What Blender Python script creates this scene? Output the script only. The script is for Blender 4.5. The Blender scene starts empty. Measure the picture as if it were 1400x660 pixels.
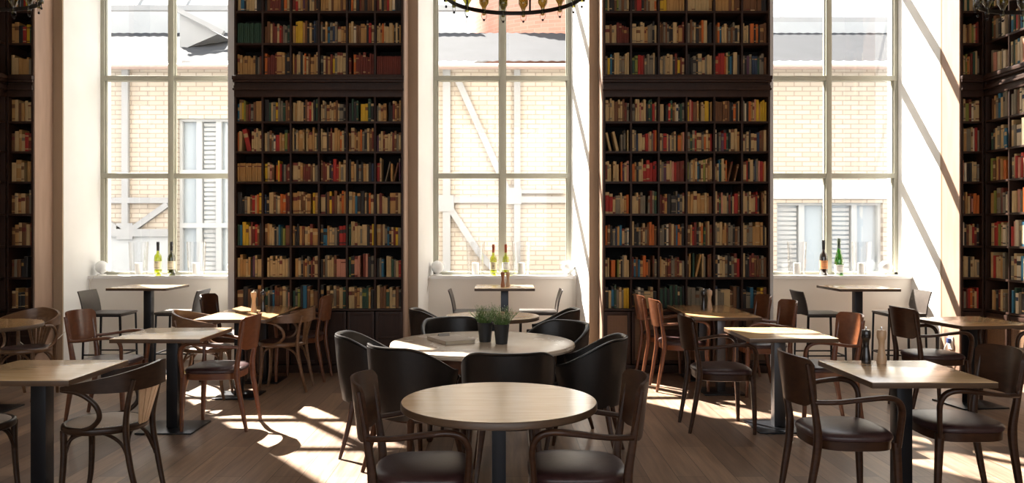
import bpy, bmesh, math, random
from mathutils import Vector, Matrix
random.seed(7)
R = math.radians
scn = bpy.context.scene
COL = scn.collection

# ---------------------------------------------------------------- camera, sky, sun, exposure
F = 1110.0; VX = 688.0; HY = 318.0; CH = 1.5          # focal length (px), vanishing point, eye height
cd = bpy.data.cameras.new('camera'); cam = bpy.data.objects.new('camera', cd); COL.objects.link(cam)
cd.sensor_width = 36.0; cd.sensor_fit = 'HORIZONTAL'; cd.lens = 36.0*F/1400
cd.shift_x = (700-VX)/1400; cd.shift_y = (HY-330)/1400
cd.clip_start = 0.05; cd.clip_end = 200
cam.location = (0, 0, CH); cam.rotation_euler = (R(90), 0, 0)
scn.camera = cam
scn.view_settings.view_transform = 'Standard'; scn.view_settings.look = 'None'
scn.view_settings.gamma = 1.0; scn.view_settings.use_curve_mapping = False
scn.view_settings.exposure = 0.95
wd = bpy.data.worlds.new('sky'); scn.world = wd; wd.use_nodes = True
bg = wd.node_tree.nodes['Background']; bg.inputs[0].default_value = (0.94, 0.965, 1.0, 1); bg.inputs[1].default_value = 1.75
sd = bpy.data.lights.new('sun', 'SUN'); sd.energy = 25.0; sd.angle = R(0.6); sd.color = (1.0, 0.93, 0.84)
sun = bpy.data.objects.new('sun', sd); COL.objects.link(sun)
sun.rotation_euler = Vector((0.728, -1.0, -1.35)).to_track_quat('-Z', 'Y').to_euler()
sun.location = (-6, 18, 14)
YG, YW, YB = 9.87, 9.08, 8.70                         # glass plane, wall face, bookcase fronts
WIN = [(-4.873, -4.02, -3.17), (-0.845, -0.01, 0.818), (3.10, 3.94, 4.775)]
for (a, m_, b) in WIN:
    pl = bpy.data.lights.new('window_portal', 'AREA'); pl.shape = 'RECTANGLE'; pl.size = b-a; pl.size_y = 7.0
    pl.cycles.is_portal = True
    po = bpy.data.objects.new('window_portal', pl); COL.objects.link(po)
    po.location = ((a+b)/2, YG+0.12, 4.5); po.rotation_euler = (R(-90), 0, 0)

# ---------------------------------------------------------------- materials
def mat(name, col, rough=0.5, metal=0.0, spec=0.5, coat=0.0):
    m = bpy.data.materials.new(name); m.use_nodes = True
    b = m.node_tree.nodes['Principled BSDF']
    b.inputs['Base Color'].default_value = (*col, 1); b.inputs['Roughness'].default_value = rough
    b.inputs['Metallic'].default_value = metal; b.inputs['Specular IOR Level'].default_value = spec
    if coat: b.inputs['Coat Weight'].default_value = coat; b.inputs['Coat Roughness'].default_value = 0.15
    return m
def noisy(name, c1, c2, scale=(1, 1, 1), nscale=8, rough=0.5, r2=None, bump=0.0, spec=0.5, detail=5, coat=0.0):
    m = mat(name, c1, rough, spec=spec, coat=coat); nt = m.node_tree; N = nt.nodes; L = nt.links; b = N['Principled BSDF']
    tc = N.new('ShaderNodeTexCoord'); mp = N.new('ShaderNodeMapping'); mp.inputs['Scale'].default_value = scale
    ns = N.new('ShaderNodeTexNoise'); ns.inputs['Scale'].default_value = nscale; ns.inputs['Detail'].default_value = detail
    cr = N.new('ShaderNodeValToRGB'); cr.color_ramp.elements[0].position = 0.3; cr.color_ramp.elements[1].position = 0.72
    cr.color_ramp.elements[0].color = (*c1, 1); cr.color_ramp.elements[1].color = (*c2, 1)
    L.new(tc.outputs['Object'], mp.inputs[0]); L.new(mp.outputs[0], ns.inputs['Vector'])
    L.new(ns.outputs['Fac'], cr.inputs[0]); L.new(cr.outputs[0], b.inputs['Base Color'])
    if r2 is not None:
        mr = N.new('ShaderNodeMapRange'); mr.inputs[3].default_value = rough; mr.inputs[4].default_value = r2
        L.new(ns.outputs['Fac'], mr.inputs[0]); L.new(mr.outputs[0], b.inputs['Roughness'])
    if bump:
        bp = N.new('ShaderNodeBump'); bp.inputs['Strength'].default_value = bump; bp.inputs['Distance'].default_value = 0.01
        L.new(ns.outputs['Fac'], bp.inputs['Height']); L.new(bp.outputs[0], b.inputs['Normal'])
    return m
def brick_mat(name, c1, c2, cm, bw, rh, ms, axes, rough=0.8, off=0.5, bump=0.3, grain=None, spec=0.3):
    """axes: which object-space axes feed the brick texture's x and y."""
    m = mat(name, c1, rough, spec=spec); nt = m.node_tree; N = nt.nodes; L = nt.links; b = N['Principled BSDF']
    tc = N.new('ShaderNodeTexCoord'); sx = N.new('ShaderNodeSeparateXYZ'); cx = N.new('ShaderNodeCombineXYZ')
    L.new(tc.outputs['Object'], sx.inputs[0]); L.new(sx.outputs[axes[0]], cx.inputs[0]); L.new(sx.outputs[axes[1]], cx.inputs[1])
    br = N.new('ShaderNodeTexBrick'); br.inputs['Scale'].default_value = 1.0
    br.inputs['Brick Width'].default_value = bw; br.inputs['Row Height'].default_value = rh
    br.inputs['Mortar Size'].default_value = ms; br.inputs['Mortar Smooth'].default_value = 0.1; br.offset = off
    br.inputs['Color1'].default_value = (*c1, 1); br.inputs['Color2'].default_value = (*c2, 1); br.inputs['Mortar'].default_value = (*cm, 1)
    L.new(cx.outputs[0], br.inputs['Vector'])
    out = br.outputs['Color']
    if grain:
        mp = N.new('ShaderNodeMapping'); mp.inputs['Scale'].default_value = grain
        ns = N.new('ShaderNodeTexNoise'); ns.inputs['Scale'].default_value = 1.0; ns.inputs['Detail'].default_value = 7; ns.inputs['Roughness'].default_value = 0.65
        L.new(cx.outputs[0], mp.inputs[0]); L.new(mp.outputs[0], ns.inputs['Vector'])
        mr = N.new('ShaderNodeMapRange'); mr.inputs[1].default_value = 0.3; mr.inputs[2].default_value = 0.7; mr.inputs[3].default_value = 0.6; mr.inputs[4].default_value = 1.3
        L.new(ns.outputs['Fac'], mr.inputs[0])
        mx = N.new('ShaderNodeMix'); mx.data_type = 'RGBA'; mx.blend_type = 'MULTIPLY'; mx.inputs[0].default_value = 1.0
        L.new(out, mx.inputs[6]); L.new(mr.outputs[0], mx.inputs[7]); out = mx.outputs[2]
        rr = N.new('ShaderNodeMapRange'); rr.inputs[3].default_value = rough-0.08; rr.inputs[4].default_value = rough+0.12
        L.new(ns.outputs['Fac'], rr.inputs[0]); L.new(rr.outputs[0], b.inputs['Roughness'])
    L.new(out, b.inputs['Base Color'])
    bp = N.new('ShaderNodeBump'); bp.inputs['Strength'].default_value = bump; bp.inputs['Distance'].default_value = 0.004; bp.invert = True
    L.new(br.outputs['Fac'], bp.inputs['Height']); L.new(bp.outputs[0], b.inputs['Normal'])
    return m
def thin_glass(name, tint, refl=0.06, rough=0.02):
    m = bpy.data.materials.new(name); m.use_nodes = True; nt = m.node_tree; N = nt.nodes; L = nt.links
    N.remove(N['Principled BSDF']); o = N['Material Output']
    t = N.new('ShaderNodeBsdfTransparent'); t.inputs[0].default_value = (*tint, 1)
    g = N.new('ShaderNodeBsdfGlossy'); g.inputs['Roughness'].default_value = rough
    lw = N.new('ShaderNodeLayerWeight'); lw.inputs[0].default_value = 0.25
    ad = N.new('ShaderNodeMath'); ad.operation = 'MULTIPLY_ADD'; ad.inputs[1].default_value = 0.6; ad.inputs[2].default_value = refl; ad.use_clamp = True
    L.new(lw.outputs['Facing'], ad.inputs[0])
    mx = N.new('ShaderNodeMixShader'); L.new(ad.outputs[0], mx.inputs[0]); L.new(t.outputs[0], mx.inputs[1]); L.new(g.outputs[0], mx.inputs[2])
    L.new(mx.outputs[0], o.inputs[0]); return m

M = {}
M['plaster'] = noisy('white_plaster', (0.78, 0.77, 0.75), (0.82, 0.81, 0.79), nscale=3, rough=0.85)
M['sillwall'] = noisy('painted_sill_wall', (0.82, 0.77, 0.69), (0.85, 0.80, 0.72), nscale=3, rough=0.7)
M['beige'] = noisy('beige_board', (0.37, 0.265, 0.17), (0.41, 0.295, 0.195), (4, 4, 0.6), 3, 0.6)
M['peach'] = noisy('pinkish_wood_panel', (0.29, 0.185, 0.13), (0.36, 0.235, 0.17), (5, 5, 0.7), 3, 0.55)
M['ceil'] = mat('ceiling_paint', (0.62, 0.58, 0.52), 0.9)
M['rearwall'] = mat('rear_wall_paint', (0.62, 0.52, 0.42), 0.9)
M['floor'] = brick_mat('oak_plank_floor', (0.36, 0.235, 0.155), (0.175, 0.118, 0.087), (0.06, 0.04, 0.028), 1.9, 0.178, 0.0022, (1, 0), 0.31, 0.37, 0.25, (1.6, 26, 1), spec=0.5)
M['brick'] = brick_mat('pale_yellow_brick', (0.39, 0.335, 0.27), (0.43, 0.38, 0.32), (0.275, 0.23, 0.19), 0.26, 0.0755, 0.009, (0, 2), 0.9)
M['redbrick'] = brick_mat('faded_red_brick', (0.40, 0.19, 0.14), (0.43, 0.23, 0.17), (0.41, 0.25, 0.20), 0.26, 0.0755, 0.008, (0, 2), 0.9)
M['winframe'] = noisy('grey_green_window_paint', (0.34, 0.33, 0.26), (0.38, 0.37, 0.30), nscale=5, rough=0.45)
M['glass'] = thin_glass('window_glass', (0.985, 0.995, 0.99), 0.05)
M['clear'] = thin_glass('clear_glass', (0.985, 0.985, 0.985), 0.02)
M['casewood'] = noisy('dark_stained_wood', (0.027, 0.0115, 0.007), (0.042, 0.019, 0.011), (6, 6, 0.8), 4, 0.5, spec=0.25)
M['caseback'] = mat('black_stained_board', (0.006, 0.0045, 0.004), 0.8, spec=0.2)
M['oak'] = noisy('oiled_oak_top', (0.60, 0.395, 0.19), (0.73, 0.52, 0.30), (1.5, 14, 14), 3.2, 0.18, 0.28, spec=0.6, coat=0.5)
M['oakmid'] = noisy('warm_oak_top', (0.42, 0.235, 0.095), (0.55, 0.33, 0.15), (1.5, 14, 14), 3.2, 0.2, 0.3, spec=0.6, coat=0.4)
M['oakshade'] = noisy('shade_dark_oak_edge', (0.075, 0.042, 0.022), (0.11, 0.062, 0.033), (2, 14, 40), 3, 0.4)  # backlit shade on table edges and undersides, put into a darker oak
M['palewood'] = noisy('bleached_marble_top', (0.56, 0.47, 0.37), (0.43, 0.34, 0.26), (1, 1, 1), 5, 0.2, 0.32)
M['chdark'] = noisy('dark_bentwood', (0.032, 0.012, 0.0055), (0.058, 0.024, 0.011), (3, 3, 9), 5, 0.34, spec=0.3, coat=0.1)
M['chred'] = noisy('red_brown_bentwood', (0.115, 0.036, 0.014), (0.17, 0.060, 0.024), (3, 3, 9), 5, 0.3, spec=0.5, coat=0.3)
M['bent'] = noisy('brown_black_bentwood', (0.022, 0.010, 0.005), (0.042, 0.020, 0.010), (3, 3, 9), 5, 0.34, spec=0.3, coat=0.1)
M['bentlight'] = noisy('worn_brown_bentwood', (0.13, 0.062, 0.028), (0.20, 0.105, 0.05), (3, 3, 9), 5, 0.32, coat=0.3)
M['burg'] = noisy('burgundy_brown_leather', (0.036, 0.015, 0.015), (0.052, 0.023, 0.022), nscale=40, rough=0.36, bump=0.05)
M['blackl'] = noisy('black_leather', (0.009, 0.007, 0.006), (0.015, 0.011, 0.0095), nscale=35, rough=0.36, bump=0.06, spec=0.4)
M['stooll'] = noisy('charcoal_saddle_leather', (0.050, 0.040, 0.034), (0.068, 0.054, 0.046), nscale=20, rough=0.42)
M['cane'] = brick_mat('pale_woven_seat', (0.55, 0.45, 0.36), (0.60, 0.50, 0.40), (0.35, 0.26, 0.19), 0.012, 0.012, 0.0015, (0, 1), 0.5, 0.0, 0.2)
M['steel'] = mat('black_steel', (0.020, 0.021, 0.025), 0.32, 0.6)
M['ssteel'] = mat('brushed_dark_steel', (0.09, 0.09, 0.095), 0.3, 0.8)
M['iron'] = mat('wrought_iron', (0.022, 0.016, 0.013), 0.45, 0.7)
M['white'] = mat('white_gloss', (0.82, 0.80, 0.77), 0.35)
M['candle'] = mat('white_wax', (0.86, 0.84, 0.80), 0.5)
M['cord'] = mat('white_flex', (0.60, 0.55, 0.48), 0.5)
M['milldark'] = mat('dark_lacquered_wood', (0.012, 0.008, 0.007), 0.22, coat=0.5)
M['milllight'] = noisy('natural_beech', (0.52, 0.34, 0.20), (0.60, 0.41, 0.26), (3, 3, 1), 20, 0.35)
M['milltan'] = noisy('orange_brown_wood', (0.36, 0.13, 0.05), (0.43, 0.17, 0.07), (3, 3, 1), 20, 0.35)
M['chrome'] = mat('chrome', (0.55, 0.55, 0.55), 0.15, 1.0)
M['pot'] = mat('matt_black_pot', (0.018, 0.018, 0.019), 0.55)
M['soil'] = mat('dark_soil', (0.03, 0.02, 0.014), 0.95)
M['leaf'] = noisy('green_leaves', (0.07, 0.15, 0.03), (0.18, 0.30, 0.08), nscale=60, rough=0.5)
M['leafpale'] = noisy('pale_green_tips', (0.34, 0.42, 0.24), (0.46, 0.52, 0.34), nscale=60, rough=0.5)
M['metalroof'] = noisy('pale_zinc_roof', (0.036, 0.038, 0.042), (0.043, 0.045, 0.050), nscale=2, rough=0.95, spec=0.1)
M['offwhite'] = noisy('outdoor_white_paint', (0.32, 0.33, 0.335), (0.36, 0.37, 0.375), nscale=2, rough=0.7)
M['brace'] = noisy('grey_white_steel_paint', (0.24, 0.24, 0.24), (0.27, 0.27, 0.27), nscale=2, rough=0.6)
M['outglass'] = mat('blue_grey_pane', (0.30, 0.34, 0.37), 0.08)
M['skylightglass'] = mat('pale_blue_pane', (0.55, 0.62, 0.68), 0.15)
M['gutter'] = mat('copper_brown_gutter', (0.33, 0.25, 0.22), 0.5)
M['paving'] = noisy('pale_paving', (0.16, 0.155, 0.15), (0.20, 0.195, 0.19), nscale=3, rough=0.9)
M['paper'] = mat('book_pages', (0.55, 0.47, 0.34), 0.9)
M['glgreen'] = thin_glass('yellow_green_bottle_glass', (0.68, 0.72, 0.14), 0.08, 0.05)
M['gldark'] = thin_glass('olive_dark_bottle_glass', (0.24, 0.25, 0.08), 0.10, 0.05)
M['glchamp'] = thin_glass('bright_green_bottle_glass', (0.18, 0.48, 0.10), 0.10, 0.05)
M['glblack'] = thin_glass('black_red_bottle_glass', (0.10, 0.06, 0.06), 0.10, 0.05)
M['label'] = mat('cream_paper_label', (0.78, 0.68, 0.48), 0.6)
M['labelw'] = mat('white_paper_label', (0.80, 0.79, 0.76), 0.6)
M['labelo'] = mat('orange_paper_label', (0.72, 0.30, 0.12), 0.6)
M['ink'] = mat('printed_ink', (0.10, 0.06, 0.04), 0.6)
M['caps'] = mat('brown_foil_capsule', (0.30, 0.07, 0.03), 0.35, 0.3)
M['capd'] = mat('black_foil_capsule', (0.03, 0.03, 0.035), 0.35, 0.3)
M['capg'] = mat('grey_green_foil', (0.14, 0.18, 0.13), 0.3, 0.5)
M['boxwhite'] = mat('white_plastic', (0.80, 0.80, 0.78), 0.5)
M['bluep'] = mat('dark_blue_plastic', (0.03, 0.05, 0.16), 0.4)
M['greycard'] = mat('grey_card', (0.30, 0.28, 0.26), 0.6)
M['bookcover'] = noisy('grey_beige_cloth_cover', (0.40, 0.33, 0.26), (0.45, 0.38, 0.31), nscale=30, rough=0.6)
# cane door with an open grid of holes
def cane_door():
    m = mat('woven_cane_panel', (0.20, 0.11, 0.055), 0.6); nt = m.node_tree; N = nt.nodes; L = nt.links; b = N['Principled BSDF']
    tc = N.new('ShaderNodeTexCoord'); sx = N.new('ShaderNodeSeparateXYZ'); L.new(tc.outputs['Object'], sx.inputs[0])
    outs = []
    for k in (0, 2):
        a = N.new('ShaderNodeMath'); a.operation = 'MULTIPLY'; a.inputs[1].default_value = 62.0; L.new(sx.outputs[k], a.inputs[0])
        f = N.new('ShaderNodeMath'); f.operation = 'FRACT'; L.new(a.outputs[0], f.inputs[0])
        g = N.new('ShaderNodeMath'); g.operation = 'GREATER_THAN'; g.inputs[1].default_value = 0.48; L.new(f.outputs[0], g.inputs[0]); outs.append(g)
    mu = N.new('ShaderNodeMath'); mu.operation = 'MULTIPLY'; L.new(outs[0].outputs[0], mu.inputs[0]); L.new(outs[1].outputs[0], mu.inputs[1])
    mx = N.new('ShaderNodeMix'); mx.data_type = 'RGBA'; mx.inputs[6].default_value = (0.20, 0.105, 0.05, 1); mx.inputs[7].default_value = (0.018, 0.010, 0.007, 1)
    L.new(mu.outputs[0], mx.inputs[0]); L.new(mx.outputs[2], b.inputs['Base Color']); return m
M['canedoor'] = cane_door()

# ---------------------------------------------------------------- helpers
def link(o): COL.objects.link(o); return o
def finish(name, bm, mats, parent=None, sharp=38, loc=None):
    bmesh.ops.recalc_face_normals(bm, faces=bm.faces[:])
    me = bpy.data.meshes.new(name); bm.to_mesh(me); bm.free()
    for m in (mats if isinstance(mats, (list, tuple)) else [mats]): me.materials.append(m)
    for p in me.polygons: p.use_smooth = True
    me.set_sharp_from_angle(angle=R(sharp))
    o = bpy.data.objects.new(name, me); link(o)
    if parent is not None: o.parent = parent
    if loc is not None: o.location = loc
    return o
def tag(o, label=None, cat=None, group=None, kind=None):
    if label: o['label'] = label
    if cat: o['category'] = cat
    if group: o['group'] = group
    if kind: o['kind'] = kind
    return o
def empty(name, loc=(0, 0, 0), rz=0.0):
    o = bpy.data.objects.new(name, None); o.empty_display_size = 0.1; link(o); o.location = loc; o.rotation_euler = (0, 0, rz); return o
def structure(name, bm, m, parent=None):
    o = finish(name, bm, m, parent)
    if parent is None: o['kind'] = 'structure'
    return o
KIDS = {}
def copy_tree(o, parent=None):
    c = o.copy(); link(c); c.parent = parent
    if parent is not None: c.matrix_parent_inverse = o.matrix_parent_inverse.copy()
    for ch in list(o.children): copy_tree(ch, c)
    return c
def box(bm, x0, x1, y0, y1, z0, z1, bev=0.0, mi=0):
    r = bmesh.ops.create_cube(bm, size=1.0)
    vs = r['verts']
    for v in vs: v.co = Vector((x0+(v.co.x+.5)*(x1-x0), y0+(v.co.y+.5)*(y1-y0), z0+(v.co.z+.5)*(z1-z0)))
    fs = set(f for v in vs for f in v.link_faces)
    for f in fs: f.material_index = mi
    if bev:
        es = list(set(e for v in vs for e in v.link_edges))
        bmesh.ops.bevel(bm, geom=es, offset=bev, segments=2, affect='EDGES', profile=0.6)
    return vs
def obox(bm, c, sx, sy, sz, rot=None, mi=0):
    r = bmesh.ops.create_cube(bm, size=1.0)
    for v in r['verts']:
        p = Vector((v.co.x*sx, v.co.y*sy, v.co.z*sz))
        if rot is not None: p = rot @ p
        v.co = p+Vector(c)
    for f in set(f for v in r['verts'] for f in v.link_faces): f.material_index = mi
def bar(bm, a, b, w, d, mi=0):
    """square bar from a to b"""
    a = Vector(a); b = Vector(b); t = (b-a); q = t.to_track_quat('Z', 'Y').to_matrix()
    obox(bm, (a+b)/2, w, d, t.length, q, mi)
def catmull(pts, n=6):
    P = [Vector(p) for p in pts]; out = []
    for i in range(len(P)-1):
        p0 = P[max(i-1, 0)]; p1 = P[i]; p2 = P[i+1]; p3 = P[min(i+2, len(P)-1)]
        for k in range(n):
            t = k/n
            out.append(0.5*((2*p1)+(-p0+p2)*t+(2*p0-5*p1+4*p2-p3)*t*t+(-p0+3*p1-3*p2+p3)*t**3))
    out.append(P[-1]); return out
def lerp_list(vals, n):
    out = []
    for i in range(n):
        t = i/(n-1)*(len(vals)-1); k = min(int(t), len(vals)-2); out.append(vals[k]+(vals[k+1]-vals[k])*(t-k))
    return out
def sweep(bm, pts, w, h=None, up=(0, 0, 1), seg=10, power=2.0, closed=False, mi=0):
    """tube along pts; w = half width (side), h = half height (along up)"""
    P = [Vector(p) for p in pts]; n = len(P)
    W = lerp_list(w, n) if isinstance(w, (list, tuple)) else [w]*n
    H = (lerp_list(h, n) if isinstance(h, (list, tuple)) else [h]*n) if h is not None else W
    def tan(i):
        if closed: return (P[(i+1) % n]-P[i-1]).normalized()
        return (P[min(i+1, n-1)]-P[max(i-1, 0)]).normalized()
    T0 = tan(0); U = Vector(up); U = (U-T0*U.dot(T0))
    if U.length < 1e-3: U = Vector((1, 0, 0)); U = U-T0*U.dot(T0)
    U.normalize(); rings = []
    for i in range(n):
        T = tan(i); U = U-T*U.dot(T); U.normalize(); S = T.cross(U)
        ring = []
        for k in range(seg):
            a = 2*math.pi*(k+0.5)/seg; c, s = math.cos(a), math.sin(a); e = 2.0/power
            x = math.copysign(abs(c)**e, c)*W[i]; y = math.copysign(abs(s)**e, s)*H[i]
            ring.append(bm.verts.new(P[i]+S*x+U*y))
        rings.append(ring)
    m = n if closed else n-1
    for i in range(m):
        a, b = rings[i], rings[(i+1) % n]
        for k in range(seg):
            f = bm.faces.new((a[k], a[(k+1) % seg], b[(k+1) % seg], b[k])); f.material_index = mi
    if not closed:
        for r_ in (rings[0], rings[-1]):
            f = bm.faces.new(r_); f.material_index = mi
def lathe(bm, prof, c=(0, 0, 0), seg=24, mi=0, cap=True):
    rings = []
    for (r, z) in prof:
        rings.append([bm.verts.new((c[0]+r*math.cos(2*math.pi*k/seg), c[1]+r*math.sin(2*math.pi*k/seg), c[2]+z)) for k in range(seg)])
    for i in range(len(rings)-1):
        for k in range(seg):
            f = bm.faces.new((rings[i][k], rings[i][(k+1) % seg], rings[i+1][(k+1) % seg], rings[i+1][k]))
            f.material_index = mi[i] if isinstance(mi, list) else mi
    if cap:
        for r_, j in ((rings[0], 0), (rings[-1], -1)):
            f = bm.faces.new(r_); f.material_index = mi[j] if isinstance(mi, list) else mi
def stack(bm, outline, layers, mi=0):
    """outline: list of (x,y); layers: list of (scale_or_inset, z) scaled about the centroid; closes top and bottom"""
    cx = sum(p[0] for p in outline)/len(outline); cy = sum(p[1] for p in outline)/len(outline); rings = []
    for (s, z) in layers:
        rings.append([bm.verts.new((cx+(x-cx)*s, cy+(y-cy)*s, z)) for (x, y) in outline])
    n = len(outline)
    for i in range(len(rings)-1):
        for k in range(n):
            f = bm.faces.new((rings[i][k], rings[i][(k+1) % n], rings[i+1][(k+1) % n], rings[i+1][k])); f.material_index = mi
    bm.faces.new(rings[0]).material_index = mi; bm.faces.new(rings[-1]).material_index = mi
def shell(bm, fn, nu, nv, th, mi=0):
    """thick curved sheet: fn(u,v)->Vector, u,v in 0..1, thickness th along the normal"""
    e = 1e-3; A = []; B = []
    for i in range(nu+1):
        ra = []; rb = []
        for j in range(nv+1):
            u, v = i/nu, j/nv; p = fn(u, v)
            du = fn(min(u+e, 1), v)-fn(max(u-e, 0), v); dv = fn(u, min(v+e, 1))-fn(u, max(v-e, 0))
            nn = du.cross(dv)
            nn = nn.normalized() if nn.length > 1e-12 else Vector((1, 0, 0))
            ra.append(bm.verts.new(p+nn*th/2)); rb.append(bm.verts.new(p-nn*th/2))
        A.append(ra); B.append(rb)
    def q(a, b, c, d):
        f = bm.faces.new((a, b, c, d)); f.material_index = mi
    for i in range(nu):
        for j in range(nv):
            q(A[i][j], A[i+1][j], A[i+1][j+1], A[i][j+1]); q(B[i][j+1], B[i+1][j+1], B[i+1][j], B[i][j])
    for i in range(nu):
        q(A[i][0], B[i][0], B[i+1][0], A[i+1][0]); q(A[i][nv], A[i+1][nv], B[i+1][nv], B[i][nv])
    for j in range(nv):
        q(A[0][j], A[0][j+1], B[0][j+1], B[0][j]); q(A[nu][j], B[nu][j], B[nu][j+1], A[nu][j+1])
def prism(bm, poly, z0, z1, mi=0):
    a = [bm.verts.new((x, y, z0)) for x, y in poly]; b = [bm.verts.new((x, y, z1)) for x, y in poly]; n = len(poly)
    for k in range(n): bm.faces.new((a[k], a[(k+1) % n], b[(k+1) % n], b[k])).material_index = mi
    bm.faces.new(a).material_index = mi; bm.faces.new(b).material_index = mi
def rrect(w, d, r, n=5):
    out = []
    for (cx, cy, a0) in ((w/2-r, d/2-r, 0), (-w/2+r, d/2-r, 90), (-w/2+r, -d/2+r, 180), (w/2-r, -d/2+r, 270)):
        for k in range(n+1):
            a = R(a0+90*k/n); out.append((cx+r*math.cos(a), cy+r*math.sin(a)))
    return out
def NB(): return bmesh.new()

# ================================================================ SETTING
XL, XR, YR, ZC = -5.75, 5.60, -3.5, 8.5
bm = NB(); box(bm, XL-.2, XR+.2, YR-.2, YG+.25, -0.2, 0); structure('floor', bm, M['floor'])
bm = NB(); box(bm, XL-.2, XR+.2, YR-.2, YG+.25, ZC, ZC+.2); structure('ceiling', bm, M['ceil'])
bm = NB(); box(bm, XL-.2, XL, YR, YG+.2, 0, ZC); structure('wall_left', bm, M['rearwall'])
bm = NB(); box(bm, XR, XR+.2, YR, YG+.2, 0, ZC); structure('wall_right', bm, M['rearwall'])
bm = NB()                                               # unseen rear wall; its tall openings are added to let in fill light
rx = [XL, -4.4, -1.9, -1.25, 1.25, 1.9, 4.4, XR]
for k in range(7):
    if k % 2 == 0: box(bm, rx[k], rx[k+1], YR-.2, YR, 0, ZC)
    else: box(bm, rx[k], rx[k+1], YR-.2, YR, 0, 1.0); box(bm, rx[k], rx[k+1], YR-.2, YR, 4.6, ZC)
structure('wall_rear', bm, M['rearwall'])
# window wall: piers with splayed white reveals
PIERS = [((-5.75, -4.916), (-5.75, -4.873)), ((-3.08, -0.949), (-3.17, -0.845)), ((0.957, 3.02), (0.818, 3.10)), ((4.884, 5.6), (4.775, 5.6))]
bm = NB()
for (a, b), (c, d) in PIERS:
    prism(bm, [(a, YW), (b, YW), (d, YG-.03), (d, YG+.22), (c, YG+.22), (c, YG-.03)], 0, ZC)
for (a, m_, b) in WIN:
    box(bm, a-.02, b+.02, YG-.05, YG+.22, 8.04, ZC)
structure('wall_front', bm, M['plaster'])
bm = NB()
for (a, m_, b), (ea, eb) in zip(WIN, ((-4.90, -3.12), (-0.905, 0.885), (3.06, 4.845))):
    prism(bm, [(ea, 9.58), (eb, 9.58), (b, YG+.1), (a, YG+.1)], 0, 0.955)
structure('wall_below_windows', bm, M['sillwall'])
bm = NB()
for (a, m_, b), (ea, eb) in zip(WIN, ((-4.905, -3.12), (-0.91, 0.89), (3.06, 4.85))):
    prism(bm, [(ea, 9.555), (eb, 9.555), (b+.002, YG-.04), (a-.002, YG-.04)], 0.957, 0.992)
structure('trim_1', bm, M['white'])
# beige boards on the wall face beside the windows
bm = NB()
for x0, x1 in ((-5.04, -4.918), (-1.074, -0.951), (0.959, 1.074), (4.886, 4.912)):
    box(bm, x0, x1, YW-.022, YW-.001, 0, 5.6)
structure('trim_2', bm, M['beige'])
bm = NB()
for (ea, eb) in ((-4.90, -3.12), (-0.905, 0.885), (3.06, 4.845)):
    box(bm, ea+.01, eb-.01, 9.562, 9.579, 0, .085, .004)
structure('baseboard_front', bm, M['sillwall'])
# windows
TZ = [0.992, 2.19, 3.37, 4.55, 5.73, 6.91, 8.05]
for i, (a, m_, b) in enumerate(WIN):
    t = empty('window_%d' % (i+1), (m_, YG, TZ[0])); t['kind'] = 'structure'
    bm = NB()
    def fb(x0, x1, z0, z1, d=.045): box(bm, x0-m_, x1-m_, -d, d, z0-TZ[0], z1-TZ[0], .006)
    fb(a-.01, a+.045, TZ[0], TZ[-1]); fb(b-.045, b+.01, TZ[0], TZ[-1])
    fb(m_-.035, m_+.035, TZ[0], TZ[-1], .055)
    fb(a, b, TZ[0]-.03, TZ[0]+.035); fb(a, b, TZ[-1]-.05, TZ[-1]+.02)
    for z in TZ[1:-1]: fb(a, b, z-.03, z+.03, .05)
    for (p, q) in ((a+.045, m_-.035), (m_+.035, b-.045)):          # slim casement beads
        for zz, z1 in zip(TZ[:-1], TZ[1:]):
            for x in (p, q): box(bm, x-m_-.012, x-m_+.012, -.02, .02, zz-TZ[0]+.03, z1-TZ[0]-.03)
    finish('window_frame', bm, M['winframe'], t)
    bm = NB()
    for (p, q) in ((a+.045, m_-.035), (m_+.035, b-.045)):
        for zz, z1 in zip(TZ[:-1], TZ[1:]):
            vs = [bm.verts.new((x-m_, 0.0, z-TZ[0])) for x, z in ((p, zz+.03), (q, zz+.03), (q, z1-.03), (p, z1-.03))]; bm.faces.new(vs)
    finish('window_pane', bm, M['glass'], t)

# ================================================================ OUTSIDE
YF = 13.06
def fz(py, Y=YF): return CH-(py-HY)*Y/F
def fx(px, Y=YF): return (px-VX)*Y/F
bm = NB(); box(bm, -14, 14, YG+.23, 40, -.35, -.15); structure('ground', bm, M['paving'])
t = empty('brick_building', (0, YF, -.15)); tag(t, 'pale yellow brick building with zinc roof seen through the three windows', 'building')
oz = -.15
bm = NB()
zt = fz(88)
ops = [(fx(243), fx(350), -0.1, fz(162)), (fx(1062), fx(1207), 0.1, fz(277))]
xs = [-11, ops[0][0], ops[0][1], ops[1][0], ops[1][1], 11]
for k in range(5):
    x0, x1 = xs[k], xs[k+1]
    if k in (1, 3):
        o_ = ops[0] if k == 1 else ops[1]
        box(bm, x0, x1, 0, .3, o_[3]-oz, zt-oz)
    else: box(bm, x0, x1, 0, .3, 0, zt-oz)
finish('wall', bm, M['brick'], t)
bm = NB()                                               # white lower wall and lintels
box(bm, fx(90), fx(243)-.01, -.05, .0, 0, fz(318)-oz); box(bm, fx(1040), fx(1215), -.04, .02, fz(272)-oz, fz(246)-oz)
finish('render_band', bm, M['offwhite'], t)
bm = NB()                                               # painted steel lattice on the wall
def beam(x0, y0, x1, y1, w=.10):
    a = Vector((fx(x0), -.06, fz(y0)-oz)); b = Vector((fx(x1), -.06, fz(y1)-oz))
    d = (b-a).normalized(); s = Vector((-d.z, 0, d.x))
    obox(bm, (a+b)/2, (b-a).length, .05+.003*(len(bm.verts)//8), w, Matrix((d, Vector((0, 1, 0)), s)).transposed())
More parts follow.
